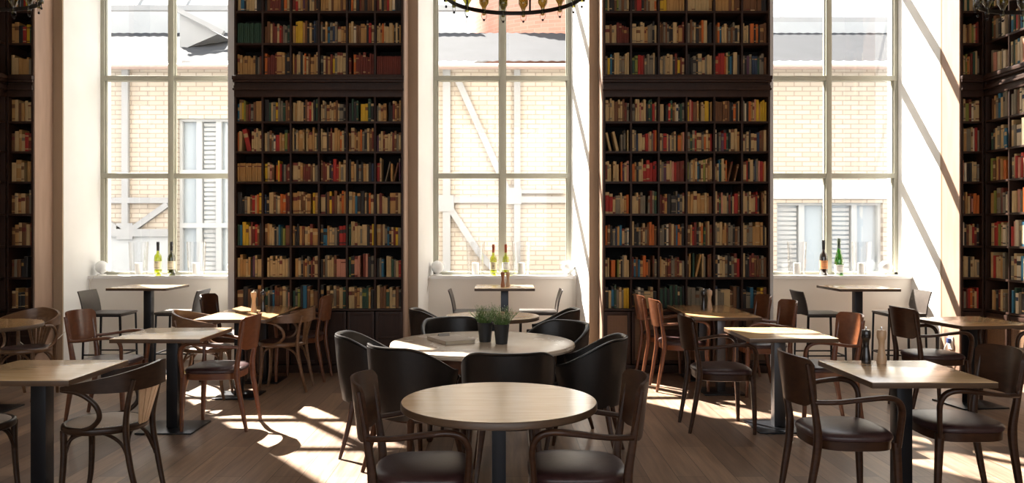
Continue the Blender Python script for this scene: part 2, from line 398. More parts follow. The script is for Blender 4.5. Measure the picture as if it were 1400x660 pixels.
beam(611, 90, 611, 385, .12); beam(707, 90, 707, 385, .10); beam(627, 112, 697, 268, .10); beam(560, 273, 800, 273, .10)
beam(614, 282, 655, 345, .10); beam(707, 262, 770, 262, .06); beam(655, 345, 690, 385, .1)
beam(174, 90, 174, 318, .10); beam(90, 274, 243, 274, .09); beam(180, 316, 232, 279, .09); beam(128, 290, 168, 316, .09); beam(90, 318, 243, 318, .12)
beam(905, 90, 905, 385, .12)
for (x, y) in ((610, 278), (702, 268), (174, 316)): obox(bm, (fx(x), -.09, fz(y)-oz), .26, .02, .26)
finish('steel_bracing', bm, M['brace'], t)
for (x0, x1, z0, z1), nx, nz in ((ops[0], 4, 4), (ops[1], 4, 1)):
    bm = NB(); z0 -= oz; z1 -= oz
    for k in range(nx+1):
        x = x0+(x1-x0)*k/nx; box(bm, x-.045, x+.045, .08, .16, z0, z1)
    for k in range(nz+1):
        z = z0+(z1-z0)*k/nz; box(bm, x0, x1, .072, .168, z-.04, z+.04)
    w = finish('window', bm, M['offwhite'], t)
    bm = NB(); box(bm, x0, x1, .17, .19, z0, z1); finish('pane', bm, M['outglass'], w)
    bm = NB()
    for k in range(nx):                                # slatted blinds behind part of the glazing
        if (k % 2 == 0) == (nx == 4 and nz == 4): continue
        xa = x0+(x1-x0)*k/nx+.06; xb = x0+(x1-x0)*(k+1)/nx-.06
        z = z0+.1
        while z < z1-.1: box(bm, xa, xb, .13, .165, z, z+.05); z += .075
    finish('blind', bm, M['offwhite'], w)
bm = NB()
r0y, r0z, r1y, r1z = -.35, zt-oz-.02, 2.5, fz(45, YF+2.5)-oz
nx = 260
top = []; bot = []
for k in range(nx+1):
    x = -11+22*k/nx; d = .007*(1 if k % 2 else -1)
    top.append(bm.verts.new((x, r1y, r1z+d))); bot.append(bm.verts.new((x, r0y, r0z+d)))
for k in range(nx): bm.faces.new((bot[k], bot[k+1], top[k+1], top[k]))
finish('roof', bm, M['metalroof'], t, sharp=80)
bm = NB(); sweep(bm, [(-11, -.38, r0z-.09), (11, -.38, r0z-.09)], .07, .05, seg=10); finish('gutter', bm, M['gutter'], t)
bm = NB(); box(bm, -11, fx(638, 15.7), 2.5, 2.7, r1z-.1, fz(16, 15.56)-oz); box(bm, fx(1000, 15.7), 11, 2.5, 2.7, r1z-.1, fz(30, 15.56)-oz)
finish('parapet', bm, M['offwhite'], t)
bm = NB()                                               # glazed roof lanterns
for (xa, xb, zb) in ((-11, fx(638, 16), fz(16, 15.9)-oz), (fx(1000, 16), 11, fz(32, 15.9)-oz)):
    k = xa
    while k < xb-.1: bar(bm, (k, 2.75, zb), (k, 4.6, zb+1.9), .09, .09); k += .95
    box(bm, xa, xb, 2.62, 2.78, zb-.03, zb+.07)
lf = finish('lantern_frame', bm, M['brace'], t)
bm = NB()
for (xa, xb, zb) in ((-11, fx(638, 16), fz(16, 15.9)-oz), (fx(1000, 16), 11, fz(32, 15.9)-oz)):
    vs = [bm.verts.new(p) for p in ((xa, 2.8, zb), (xb, 2.8, zb), (xb, 4.65, zb+1.9), (xa, 4.65, zb+1.9))]; bm.faces.new(vs)
finish('lantern_pane', bm, M['skylightglass'], lf)
bm = NB()                                               # dormer of the left roof
A_ = Vector((fx(247, 14), .9, fz(18, 14)-oz)); B_ = Vector((fx(247, 14), .9, fz(70, 14)-oz)); C_ = Vector((fx(300, 14), .9, fz(47, 14)-oz))
for p in (0,):
    v = [bm.verts.new(q) for q in (A_, B_, C_, A_+Vector((-.6, 1.6, .1)), B_+Vector((-.6, 1.6, .1)), C_+Vector((0, 1.6, .1)))]
    for f in ((0, 1, 2), (3, 5, 4), (0, 2, 5, 3), (1, 4, 5, 2), (0, 3, 4, 1)): bm.faces.new([v[i] for i in f])
bar(bm, A_+Vector((-.05, -.05, .05)), C_+Vector((.1, -.05, 0)), .08, .08)
finish('dormer', bm, M['brace'], t)
t = empty('brick_tower', (fx(775, 17.6), 17.6, 0)); tag(t, 'round faded red brick tower rising behind the roof', 'tower')
bm = NB(); lathe(bm, [(2.1, 0), (2.1, 6.6)], seg=64); finish('wall', bm, M['redbrick'], t)
bm = NB(); lathe(bm, [(2.1, fz(64, 15.5)-.1), (2.24, fz(64, 15.5)-.08), (2.24, fz(64, 15.5)+.04), (2.1, fz(64, 15.5)+.1)], seg=64); finish('flashing', bm, M['offwhite'], t)

# ================================================================ BOOKCASES
SHZ = [3.878, 3.534, 3.197, 2.695, 2.374, 2.049, 1.704, 1.363, 1.022, 0.685]   # shelf tops, first to tenth seen from the top
UPZ = [4.22, 4.56, 4.9]
DEP = 0.36; TH = 0.02
def bookcase(x, y, rz, widths, label, doors, end_left=True, end_right=True):
    t = empty('bookcase', (x, y, 0), rz); tag(t, label, 'bookcase')
    W = sum(widths); ed = [0]
    for w in widths: ed.append(ed[-1]+w)
    P = M['casewood']
    bm = NB(); box(bm, .012, W-.012, DEP-.02, DEP-.004, .05, 5.22); finish('back_panel', bm, M['caseback'], t)
    for e in (0, W-TH):
        bm = NB(); box(bm, e, e+TH, 0, DEP-.004, 0, 5.25, .002); finish('side_panel', bm, P, t)
    for e in ed[1:-1]:
        bm = NB(); box(bm, e-.010, e+.010, .004, DEP-.022, .67, 2.985, .001); finish('divider', bm, P, t)
        bm = NB(); box(bm, e-.010, e+.010, .004, DEP-.022, 3.19, 5.22, .001); finish('divider', bm, P, t)
    for z in SHZ+UPZ:
        bm = NB(); box(bm, TH, W-TH, .002, DEP-.022, z-.022, z, .001); finish('shelf', bm, P, t)
    bm = NB(); box(bm, 0, W, -.006, DEP-.02, 2.955, 3.025, .003)
    box(bm, -.008, W+.008, -.035, DEP-.02, 3.025, 3.045, .004); box(bm, .0, W, -.02, DEP-.02, 3.045, 3.075, .002)
    box(bm, .0, W, .01, DEP-.02, 3.075, 3.11, .002); box(bm, -.008, W+.008, -.03, DEP-.02, 3.11, 3.135, .004)
    box(bm, -.012, W+.012, -.045, DEP-.02, 3.135, 3.176, .005)
    finish('cornice', bm, P, t)
    bm = NB(); box(bm, -.01, W+.01, -.02, DEP-.02, 5.22, 5.3, .005); finish('top_panel', bm, P, t)
    bm = NB(); box(bm, 0, W, -.012, DEP-.022, 0, .085, .004); finish('plinth', bm, P, t)
    for a, b in zip(ed[:-1], ed[1:]):
        bm = NB(); a += .006; b -= .006
        st = .035
        box(bm, a, a+st, -.008, .014, .095, .655, .002); box(bm, b-st, b, -.008, .014, .095, .655, .002)
        box(bm, a+st, b-st, -.008, .014, .095, .135, .002); box(bm, a+st, b-st, -.008, .014, .615, .655, .002)
        if doors == 'wood': box(bm, a+st, b-st, -.008, .014, .36, .395, .002)
        d = finish('door', bm, P, t)
        bm = NB(); box(bm, a+st-.002, b-st+.002, .002, .010, .13, .62)
        finish('door_panel', bm, M['canedoor'] if doors == 'cane' else P, d)
    return t
CL = bookcase(-2.884, YB, 0, [.3017]*6, 'tall dark six-bay bookcase between the left and middle windows', 'wood')
CR = bookcase(1.074, YB, 0, [.2978]*6, 'tall dark six-bay bookcase between the middle and right windows', 'cane')
C0 = bookcase(-5.32, YB, 0, [.28], 'narrow one-bay dark bookcase left of the left window', 'wood')
C3 = bookcase(4.909, YB, 0, [.243], 'narrow one-bay dark bookcase right of the right window', 'cane')
CSL = bookcase(-5.325, YB-1.2, R(90), [.40]*3, 'dark bookcase along the left side wall at the picture edge', 'wood')
CSR = bookcase(5.157, YB-.002, R(-90), [.41, .40, .40], 'dark bookcase along the right side wall, books lit by sun', 'cane')
# pinkish wood panels on the sides of the narrow end bookcases, and the thin ones beside the middle window
bm = NB(); box(bm, -5.038, -5.022, YB+.004, YW-.022, 0, 5.3); structure('trim_3', bm, M['peach'])
bm = NB(); box(bm, 4.890, 4.906, YB+.004, YW-.022, 0, 5.3); structure('trim_4', bm, M['peach'])
bm = NB(); box(bm, -1.073, -1.060, YB+.004, YW-.022, 0, 5.3); structure('trim_5', bm, M['peach'])
bm = NB(); box(bm, 1.060, 1.073, YB+.004, YW-.022, 0, 5.3); structure('trim_6', bm, M['peach'])

# ---------------------------------------------------------------- books
PAL = {'c': ('cream', (0.50, 0.38, 0.22)), 't': ('tan', (0.42, 0.25, 0.10)), 'w': ('white', (0.66, 0.60, 0.50)), 'y': ('yellow', (0.60, 0.40, 0.03)),
       'o': ('orange', (0.52, 0.14, 0.03)), 'r': ('red', (0.35, 0.028, 0.022)), 'm': ('maroon', (0.16, 0.035, 0.025)), 'b': ('brown', (0.16, 0.075, 0.035)),
       'd': ('black', (0.028, 0.026, 0.028)), 'n': ('navy', (0.03, 0.05, 0.11)), 'u': ('blue', (0.03, 0.14, 0.27)), 'g': ('dark green', (0.03, 0.075, 0.055)),
       'l': ('olive green', (0.22, 0.24, 0.06)), 'k': ('grey', (0.20, 0.18, 0.15)), 'p': ('pink', (0.52, 0.25, 0.20)), 'v': ('purple', (0.11, 0.05, 0.10))}
BM = {k: noisy('book_'+n.replace(' ', '_')+'_cloth', (c[0]*.84, c[1]*.74, c[2]*.58), (c[0]*1.06, c[1]*.95, c[2]*.76), nscale=9, rough=0.6, spec=0.3) for k, (n, c) in PAL.items()}
BANDS = {'c': 'bmk', 't': 'bmc', 'w': 'dun', 'y': 'dbm', 'o': 'cdt', 'r': 'cdt', 'm': 'tcb', 'b': 'tcm', 'd': 'ktc', 'n': 'tkc', 'u': 'wcd', 'g': 'tkl', 'l': 'cdg', 'k': 'cdb', 'p': 'wmd', 'v': 'ctk'}
KEYS = sorted(PAL); KI = {k: i for i, k in enumerate(KEYS)}; PAGES = len(KEYS)
BOOKMATS = [BM[k] for k in KEYS]+[M['paper']]
ROWS_L = ["cUdcccwdd|dbmmmmdoc|mrctvbdccbd|tttcbTtbt|docdmbdbbt|mcdbrcwdd",
 "gggggggggggg|bbcmmcrmkkg|tyYtbdcdnd|kdtuknkCtt|tcwbbTtdrc|cctocCCtdcdt",
 "tttttttdkb|ommmmTtdd|tmccdcocbTtc|dcmtmykccc|m.ommmmmmmm|mmmmmmmmmmmm",
 "ucylbmkbTt|Dgckykkgbb|ctCcdbprcdg|cckTcctbcKd|dgdg.Yygd|kctT.ddmtbt",
 "oc\\Rccccc|ckbkwRttlm|cdctTc.ctTtcg|cCdbmcTtocd|bCtbtokdcbm|vccmCCcmbkc",
 "tttttttttttt|ycpb.oyrdkmm|Cctmmmbck|bmmcdvRrtkc|dtcdkdtcdn|Rc..//kT/bv",
 "Ddkcbrcoy|ndccbkcoomm|TtcbbcT.yt|Cdbymbctot|CTuDDcdoC|cmcCdTbc",
 "guYycmmrbd|btccdkuglB|tddtbctmT|duutcckdRr|gcccckCdmy|TbckudcmyK",
 "ctTctdvcC|.cccccccck|.TcdbtkdmmC|dbkcccbPP|gdpp.mpdk|dku.ccgkcr",
 "Bdbkkb|gkdubbbckp|gkldubtB|d.cckbcg|ccbtcgggtd|cbbgccbd"]
ROWS_R = ["gcddblkbkc|dmRdbkbCco|YytTtttt|CCccccct|tTtTbtbb|bBBbBdd",
 "Cbccmmmmm|CCccttkkdc|bbkbkddCtTm|kbkcdboCdd|bouccbkbkdc|cccdOdOdBB",
 "kyudcckKcc|GLRrmkkKcd|cckccCdmymc|ddkdCckcc|RrRocgudCd|kdvknngkkb",
 "CcccBccbmk|Kccpccdggrc|C.drgbcwdgk|yprBt.ccYdt|bBbbbbddodc|kwdotcpYtyyy",
 "\\C\\C.KdK.c|cknCCRpckro|ckRcvckcdOtp|kgkrcckoctr|wdkvrgdCct|ckcdCCnbbc",
 "mcc.ccc.ovcp|OtdCcRRRrr|ckvCcprMmm|lkctcudclctc|ccugCco//b/b|CrdCknkpRoc",
 "RRcKccto|Ccbkk.kmkg|mmtDDknkc|TTCTTctB|cmgpcckmdcRb|cCkcCcrd.btc",
 "obdkntuckw|cddkbckboob|kkdwbcbuotd|btrmdcogbcb|kccttbkkdbk|cckKTTtdc",
 "cc.O.lcdkCc|mubutOob.bk|tccbmmkkbmck|bt.g/tck.bb|dwcckddkmr|cddmmbbbkb",
 "dcugkckyy|dkwkCcd|gdgdgdgdgd|kkkk.k|wkkCbbd|dkudtyb"]
ROWS_0 = ["ttdryg", "ttdryg", "cctTtk", "tcbtcc", "bctcrm", "CTc.tt", "bctcbk", "btcBcr", "bkbdd", "btddb"]
ROWS_3 = ["gcgckt", "cctbtlcrm", "tclotmgck", "ucLmwcC", "kTKcwrk", "pwddcck", "wdbtcmpOO", "wdbccrmd", "cccdccck", "mkmrobcr"]
ROWS_SR = ["gckpw|ubrugw|cwpk", "gbkdww|ugrbug|cwwp", "kpwckw|kgcwwp|wckp", "btkuckk|kkbwwW|wpc", "gdckcuu|ckWwWc|ucp", "lbtmto|kcrprwk|wpr", "tlkkmkw|ccpkowW|ukc",  # more white in the second bay, its sunlit look put into book colours
 "crrlcwk|rpwkWwu|wrc", "crcctk|kcWukW|cwk", "ctdmck|ugwkdW|wck"]
ROWS_SL = ["tbd|dkt|kct", "bkt|tbd|ktc", "ktb|bdt|kbk", "btk|tbk|cty", "tbb|kbd|rbk", "kbt|tbd|bto", "bkd|ktb|tbk", "dkb|btd|kbo", "kdb|bkd|dkb", "bdk|kbd|bkd"]
def book_geo(bm, Mx, w, h, d, key, style, rnd):
    zs = [0, .10*h, .15*h, .62*h, .80*h, .86*h, h]
    alt = BANDS[key]; bk = alt[int(rnd*len(alt)) % len(alt)]; a = KI[key]; b = KI[bk]
    rows = {0: [a]*6, 1: [a, a, a, b, a, a], 2: [a, b, a, b, a, a], 3: [a, a, a, a, b, a], 4: [b, a, a, a, a, b], 5: [a, b, a, a, b, a], 6: [a]*6, 7: [a]*6, 8: [a]*6}[style]
    fr = []; bk_ = []
    for z in zs:
        fr.append([bm.verts.new(Mx @ Vector(p)) for p in ((0, .005, z), (.22*w, .001, z), (.78*w, .001, z), (w, .005, z))])
    for z in (0, h): bk_.append([bm.verts.new(Mx @ Vector(p)) for p in ((0, d, z), (w, d, z))])
    for i in range(6):
        for k in range(3): bm.faces.new((fr[i][k], fr[i][k+1], fr[i+1][k+1], fr[i+1][k])).material_index = rows[i]
    def F_(vs, m): bm.faces.new(vs).material_index = m
    F_([fr[0][0]]+[fr[i][0] for i in range(1, 7)]+[bk_[1][0], bk_[0][0]], a)
    F_([fr[i][3] for i in range(6, -1, -1)]+[bk_[0][1], bk_[1][1]], a)
    F_([bk_[0][0], bk_[1][0], bk_[1][1], bk_[0][1]], PAGES)
    F_([fr[6][0], fr[6][1], fr[6][2], fr[6][3], bk_[1][1], bk_[1][0]], PAGES)
    F_([fr[0][3], fr[0][2], fr[0][1], fr[0][0], bk_[0][0], bk_[0][1]], a)
BOOKS = []
def fill(case, widths, rows, where, setsame=True, hmul=1.0):
    rz = case.rotation_euler.z; base = Matrix.Translation(case.location) @ Matrix.Rotation(rz, 4, 'Z')
    ed = [0]
    for w in widths: ed.append(ed[-1]+w)
    for ri, row in enumerate(rows):
        for bi, bay in enumerate(row.split('|')):
            rs = random.Random(hash((where[0], ri, bi, len(bay))) & 0xffff if False else ri*131+bi*17+len(bay)*7+len(where)*1009)
            x0 = ed[bi]+.012+(.012 if bi == 0 else .002); x1 = ed[bi+1]-.012-(.012 if bi == len(widths)-1 else .002)
            if rz != 0 and bi == (0 if rz < 0 else len(widths)-1):
                if rz < 0: x0 += .06
                else: x1 -= .06
            items = []; lean = 0
            for ch in bay:
                if ch == '\\': lean = -1; continue
                if ch == '/': lean = 1; continue
                u = 1.0 if ch == '.' else (rs.uniform(.72, 1.2)*(1.75 if ch.isupper() else 1.0))
                items.append([ch, u, lean]); lean = 0
            same = len(set(bay.lower())) == 1
            if same:
                for it in items: it[1] = 1.0
            hb = rs.uniform(.195, .225)*hmul
            for it in items:
                hh = hb*(rs.uniform(.985, 1.01) if same else rs.uniform(.86, 1.16)); it.append(min(hh, .27))
            extra = sum(abs(it[2])*it[3]*.24 for it in items)
            sc = (x1-x0-extra-.004)/sum(it[1] for it in items)
            if sc > .042: sc = .042
            x = x0+.001; n = 0; style = rs.randrange(9); tot = sum(1 for it in items if it[0] != '.')
            for ch, u, ln, hh in items:
                w = u*sc
                if ch == '.': x += w; continue
                n += 1
                st = style if same or rs.random() < .25 else rs.randrange(9)
                d = rs.uniform(.13, .17); yoff = (.008 if rz < 0 else .03)+rs.uniform(0, .018)
                loc = Vector((x, yoff, SHZ[ri]+.0015)); ang = 0.0
                if ln:
                    ang = R(13); x += hh*math.sin(ang)
                    if ln < 0: rot = Matrix.Rotation(-ang, 4, 'Y'); loc.x = x
                    else: rot = Matrix.Rotation(ang, 4, 'Y'); loc.x = x-hh*math.sin(ang); loc.z += w*math.sin(ang); w_ = w
                    Mx = Matrix.Translation(loc) @ rot
                else: Mx = Matrix.Translation(loc)
                W_ = base @ Mx; c = W_ @ Vector((w/2, 0, hh/2))
                px = VX+F*c.x/c.y; py = HY-F*(c.z-CH)/c.y
                dirv = Vector((c.x, c.y)).normalized(); nrm = Vector((-math.sin(rz), math.cos(rz)))
                area = w*hh*abs(dirv.dot(nrm))*(F/c.y)**2
                vis = -4 < px < 1404 and -10 < py-0 and py < 400
                if py > 383 and (px < 445 and px > 300 or 860 < px < 1060): vis = False
                BOOKS.append(dict(M=W_, w=w-.0008, h=hh, d=d, key=ch.lower(), st=st, rnd=rs.random(), area=area if vis else 0,
                    n=n, tot=tot, bay=bi, nb=len(widths), row=ri, where=where, lean=ln, wide=w > .036, hb=hb))
                x += w
fill(CL, [.3017]*6, ROWS_L, 'bookcase left of middle window')
fill(CR, [.2978]*6, ROWS_R, 'bookcase right of middle window')
fill(C0, [.28], ROWS_0, 'narrow far-left bookcase')
fill(C3, [.243], ROWS_3, 'narrow bookcase right of right window')
fill(CSR, [.41, .40, .40], ROWS_SR, 'right side-wall bookcase', hmul=1.08)
fill(CSL, [.40]*3, ROWS_SL, 'left side-wall bookcase')
BOOKS.sort(key=lambda b: -b['area'])
ORD = ['first', 'second', 'third', 'fourth', 'fifth', 'sixth', 'seventh', 'eighth', 'ninth', 'tenth', 'eleventh', 'twelfth', 'thirteenth']
restbm = NB()
for i, b in enumerate(BOOKS):
    if i < 300:
        bm = NB(); book_geo(bm, Matrix.Identity(4), b['w'], b['h'], b['d'], b['key'], b['st'], b['rnd'])
        bmesh.ops.recalc_face_normals(bm, faces=bm.faces[:])
        me = bpy.data.meshes.new('book'); used = sorted(set(f.material_index for f in bm.faces)); mp = {u: j for j, u in enumerate(used)}
        for f in bm.faces: f.material_index = mp[f.material_index]
        bm.to_mesh(me); bm.free()
        for u in used: me.materials.append(BOOKMATS[u])
        o = bpy.data.objects.new('book', me); link(o); o.matrix_world = b['M']
        look = 'leaning ' if b['lean'] else ('thick ' if b['wide'] else ('tall ' if b['h'] > b['hb']*1.07 else ('short ' if b['h'] < b['hb']*.92 else '')))
        pos = ORD[b['n']-1]
        if b['nb'] == 1: lab = '%s%s book, %s on the %s shelf down, %s' % (look, PAL[b['key']][0], pos, ORD[b['row']], b['where'])
        else: lab = '%s%s book, %s in %s bay, %s shelf down, %s' % (look, PAL[b['key']][0], pos, ORD[b['bay']], ORD[b['row']], b['where'])
        tag(o, lab, 'book', 'books on the bookcase shelves')
    else: book_geo(restbm, b['M'], b['w'], b['h'], b['d'], b['key'], b['st'], b['rnd'])
bmesh.ops.recalc_face_normals(restbm, faces=restbm.faces[:])
me = bpy.data.meshes.new('books'); restbm.to_mesh(me); restbm.free()
for m in BOOKMATS: me.materials.append(m)
o = bpy.data.objects.new('books', me); link(o); tag(o, 'all the remaining smaller books filling the dark bookcases', 'books', kind='stuff')

# ================================================================ TABLES
def table_square(x, y, w, d, rz, label, top='oak', h=.73, plate=.42, cols=((0, 0),), colw=.085, cat='table', thick=.032, colmat='steel', group=None):
    t = empty('pedestal_table', (x, y, 0), rz); tag(t, label, cat, group)
    bm = NB(); box(bm, -w/2, w/2, -d/2, d/2, h-thick, h, .003)
    for f in bm.faces:
        if abs(f.calc_center_median().z-h) > .002: f.material_index = 1
    finish('tabletop', bm, [M[top], M['oakshade']], t)
    for (cx, cy) in cols:
        bm = NB(); box(bm, cx-colw/2, cx+colw/2, cy-colw/2, cy+colw/2, .012, h-thick-.008, .003); finish('column', bm, M[colmat], t)
        bm = NB(); box(bm, cx-plate/2, cx+plate/2, cy-plate/2, cy+plate/2, .0, .012, .003); finish('base_plate', bm, M['steel'], t)
        bm = NB(); box(bm, cx-.15, cx+.15, cy-.15, cy+.15, h-thick-.008, h-thick, .002); finish('mounting_plate', bm, M['steel'], t)
    return t
def table_round(x, y, r, label, top='oak', h=.73, colw=.065):
    t = empty('round_pedestal_table', (x, y, 0)); tag(t, label, 'table')
    bm = NB(); lathe(bm, [(r-.006, h-.034), (r, h-.030), (r, h-.006), (r-.004, h)], seg=96, mi=[1, 1, 0, 0])
    for f in bm.faces:
        f.material_index = 0 if f.calc_center_median().z > h-.001 else 1
    finish('tabletop', bm, [M[top], M['oakshade']], t)
    bm = NB(); box(bm, -colw/2, colw/2, -colw/2, colw/2, .012, h-.042, .003); finish('column', bm, M['steel'], t)
    bm = NB(); box(bm, -.22, .22, -.22, .22, 0, .012, .003); finish('base_plate', bm, M['steel'], t)
    bm = NB(); lathe(bm, [(.15, h-.042), (.15, h-.034)], seg=32); finish('mounting_plate', bm, M['steel'], t)
    return t
table_square(-2.60, 4.58, .66, .68, 0, 'square oak table in the left foreground, cut by the picture edge')
table_square(-2.53, 6.24, .66, .70, 0, 'square oak table between a bentwood and a red-brown armchair, left side')
table_square(-2.43, 7.86, .64, 1.30, 0, 'long oak table with two mills before the left six-bay bookcase', 'oakmid', cols=((0, -.38), (0, .38)), plate=.38, colw=.075)
table_square(2.225, 4.54, .65, .72, 0, 'square oak table with two mills in the right foreground')
table_square(2.12, 6.26, .65, .69, 0, 'square oak table striped with sun, middle right', colmat='ssteel')
table_square(2.05, 8.02, .62, 1.24, 0, 'long oak table with two mills before the right six-bay bookcase', 'oakmid', cols=((0, -.36), (0, .36)), plate=.38, colw=.075, colmat='ssteel')
table_square(4.08, 7.10, .68, .70, R(8), 'square oak table at far right beside the side-wall bookcase', 'oakmid')
for x, y, lab in ((-3.78, 8.66, 'high square bar table before the left window'), (0.015, 8.62, 'high square bar table before the middle window'), (3.725, 8.54, 'high square bar table before the right window')):
    table_square(x, y, .62, .62, 0, lab, 'oak', h=.93, plate=.40, colw=.08, thick=.028, cat='bar table', group='bar tables at the windows')
table_round(-.02, 3.74, .45, 'round oak table in the centre foreground')
table_round(-.10, 7.54, .435, 'small round oak table furthest back, behind the potted plants')
table_round(-4.38, 6.84, .45, 'round oak table cut off by the left picture edge', 'oakmid')
# the large round table on turned legs
t = empty('round_dining_table', (-.145, 5.72, 0)); tag(t, 'large pale round table on turned legs, carrying the potted plants', 'table')
bm = NB(); lathe(bm, [(.625, .690), (.645, .697), (.650, .712), (.645, .726), (.635, .730)], seg=96); finish('tabletop', bm, M['palewood'], t)
bm = NB()
for rr in ((.52, .50),): lathe(bm, [(.50, .59), (.52, .59), (.52, .69), (.50, .69)], seg=64, cap=False)
finish('apron', bm, M['chred'], t)
for k in range(4):
    a = R(-107+90*k); bm = NB()
    lathe(bm, [(.016, 0), (.026, .02), (.018, .06), (.024, .20), (.034, .32), (.020, .36), (.036, .38), (.036, .41), (.020, .43), (.034, .47), (.040, .52), (.024, .555), (.038, .575), (.042, .60), (.042, .68)], (.40*math.cos(a), .40*math.sin(a), 0), 20)
    finish('leg', bm, M['chdark'], t)

# ================================================================ CHAIRS (each faces +X in its own frame)
def panel_chair(wood, label):
    t = empty('armchair', (0, 0, 0)); wd_ = M[wood]
    out = []
    for k in range(40):
        a = 2*math.pi*k/40; c, s = math.cos(a), math.sin(a); e = .62
        x = math.copysign(abs(c)**e, c)*.215; y = math.copysign(abs(s)**e, s)*(.225+.02*c); out.append((x, y))
    bm = NB(); stack(bm, out, [(.93, .392), (.965, .395), (.975, .44), (.95, .444)]); finish('seat_frame', bm, wd_, t)
    bm = NB(); stack(bm, out, [(.95, .438), (1.0, .444), (1.012, .456), (.99, .468), (.93, .477), (.82, .483), (.6, .488), (.3, .491), (.05, .492)]); finish('seat', bm, M['burg'], t)
    def f(u, v):
        uu = 2*u-1; tt = max(0, (abs(uu)-.84)/.16); ss = max(0, (abs(uu)-.66)/.34)
        zt = .860+.010*(1-uu*uu)-.030*tt*tt; zb = .612+.050*ss*ss
        z = zb+(zt-zb)*v
        return Vector((-.212-.072*(1-uu*uu)-.12*(z-.6), .226*uu*(.93+.07*v), z))
    bm = NB(); shell(bm, f, 40, 10, .013)
    finish('backrest', bm, wd_, t, sharp=50)
    for s in (-1, 1):
        bm = NB(); p = catmull([(-.275, s*.178, 0), (-.235, s*.185, .22), (-.205, s*.190, .43), (-.222, s*.197, .60), (-.262, s*.203, .835)], 6)
        sweep(bm, p, [.013, .019, .021, .018, .011], [.012, .018, .021, .017, .010], up=(1, 0, 0), seg=12, power=3)
        finish('back_leg', bm, wd_, t)
        bm = NB(); p = catmull([(.200, s*.215, .0), (.196, s*.217, .20), (.185, s*.214, .44)], 6)
        sweep(bm, p, [.012, .018, .022], [.012, .018, .022], up=(1, 0, 0), seg=12, power=3)
        finish('front_leg', bm, wd_, t)
        bm = NB(); p = catmull([(-.222, s*.205, .640), (-.12, s*.240, .648), (.02, s*.262, .668), (.115, s*.262, .674), (.172, s*.256, .655), (.198, s*.247, .605), (.196, s*.236, .52), (.188, s*.226, .42)], 6)
        sweep(bm, p, [.017, .019, .021, .021, .021, .021, .020, .019], [.012, .012, .013, .014, .015, .014, .013, .013], seg=12, power=2.6)
        finish('arm', bm, wd_, t)
    return tag(t, label, 'chair', 'panel-back armchairs')
def bentwood_chair(wood, label, seatm='cane'):
    t = empty('bentwood_chair', (0, 0, 0)); wd_ = M[wood]
    out = [(.205*math.cos(2*math.pi*k/40), (.205+.012*math.cos(2*math.pi*k/40))*math.sin(2*math.pi*k/40)) for k in range(40)]
    rim = [(x, y, .445) for x, y in out]
    bm = NB(); sweep(bm, rim, .016, .020, seg=12, power=2.6, closed=True); finish('seat_frame', bm, wd_, t)
    bm = NB(); stack(bm, out, [(.93, .448), (.95, .462), (.90, .467), (.5, .463), (.05, .462)]); finish('seat', bm, M[seatm], t)
    # wide yoke rail running round the back into the arms
    def f(u, v):
        a = (u-.5)*2*R(118); c = math.cos(a); k = abs(u-.5)*2
        hgt = .105*(1-k**1.6)+.026
        ztop = .80-.115*k**1.3
        return Vector((-.035-.215*c-(0.05 if k < 1 else .05)*c+(.10*max(0, k-.55)), .255*math.sin(a)*(1-.06*k), ztop-hgt*(1-v)))
    bm = NB(); shell(bm, f, 36, 5, .020); finish('top_rail', bm, wd_, t, sharp=50)
    def g(u, v):
        uu = 2*u-1; wv = .060+.088*v
        return Vector((-.205-.072*v+.034*uu*uu*v-.010*(1-uu*uu), uu*wv, .455+.25*v))
    for k in range(6):
        bm = NB(); k0 = k/6+.018; k1 = (k+1)/6-.018
        shell(bm, lambda u, v: g(k0+(k1-k0)*u, v), 2, 8, .009); finish('splat', bm, M['milllight'] if wood == 'bent' else wd_, t)  # dark chairs get pale splats: their sunlit look is put into the colour
    for s in (-1, 1):
        bm = NB(); sweep(bm, catmull([(-.265, s*.150, 0), (-.215, s*.165, .22), (-.185, s*.165, .43), (-.205, s*.18, .60), (-.235, s*.185, .72)], 6), [.013, .016, .017, .015, .012], seg=12); finish('back_leg', bm, wd_, t)
        bm = NB(); sweep(bm, catmull([(.185, s*.150, 0), (.165, s*.155, .12), (.155, s*.150, .30), (.158, s*.145, .44)], 6), [.012, .015, .017, .018], seg=12); finish('front_leg', bm, wd_, t)
        bm = NB(); sweep(bm, catmull([(.12, s*.232, .668), (.02, s*.245, .655), (-.055, s*.240, .60), (-.075, s*.228, .53), (-.03, s*.215, .475), (.04, s*.205, .452)], 6), [.010, .013, .014, .014, .013, .011], seg=10); finish('arm', bm, wd_, t)
        bm = NB(); sweep(bm, catmull([(-.205, s*.158, .24), (-.16, s*.15, .36), (-.06, s*.14, .42), (.05, s*.135, .42), (.13, s*.14, .38), (.16, s*.15, .27)], 6), .0095, seg=8); finish('stretcher', bm, wd_, t)
    bm = NB(); sweep(bm, catmull([(.158, -.145, .28), (.145, -.10, .38), (.135, 0, .425), (.145, .10, .38), (.158, .145, .28)], 6), .0095, seg=8); finish('stretcher', bm, wd_, t)
    bm = NB(); sweep(bm, catmull([(-.20, -.155, .26), (-.17, -.10, .38), (-.16, 0, .425), (-.17, .10, .38), (-.20, .155, .26)], 6), .0095, seg=8); finish('stretcher', bm, wd_, t)
    return tag(t, label, 'chair', 'bentwood armchairs')
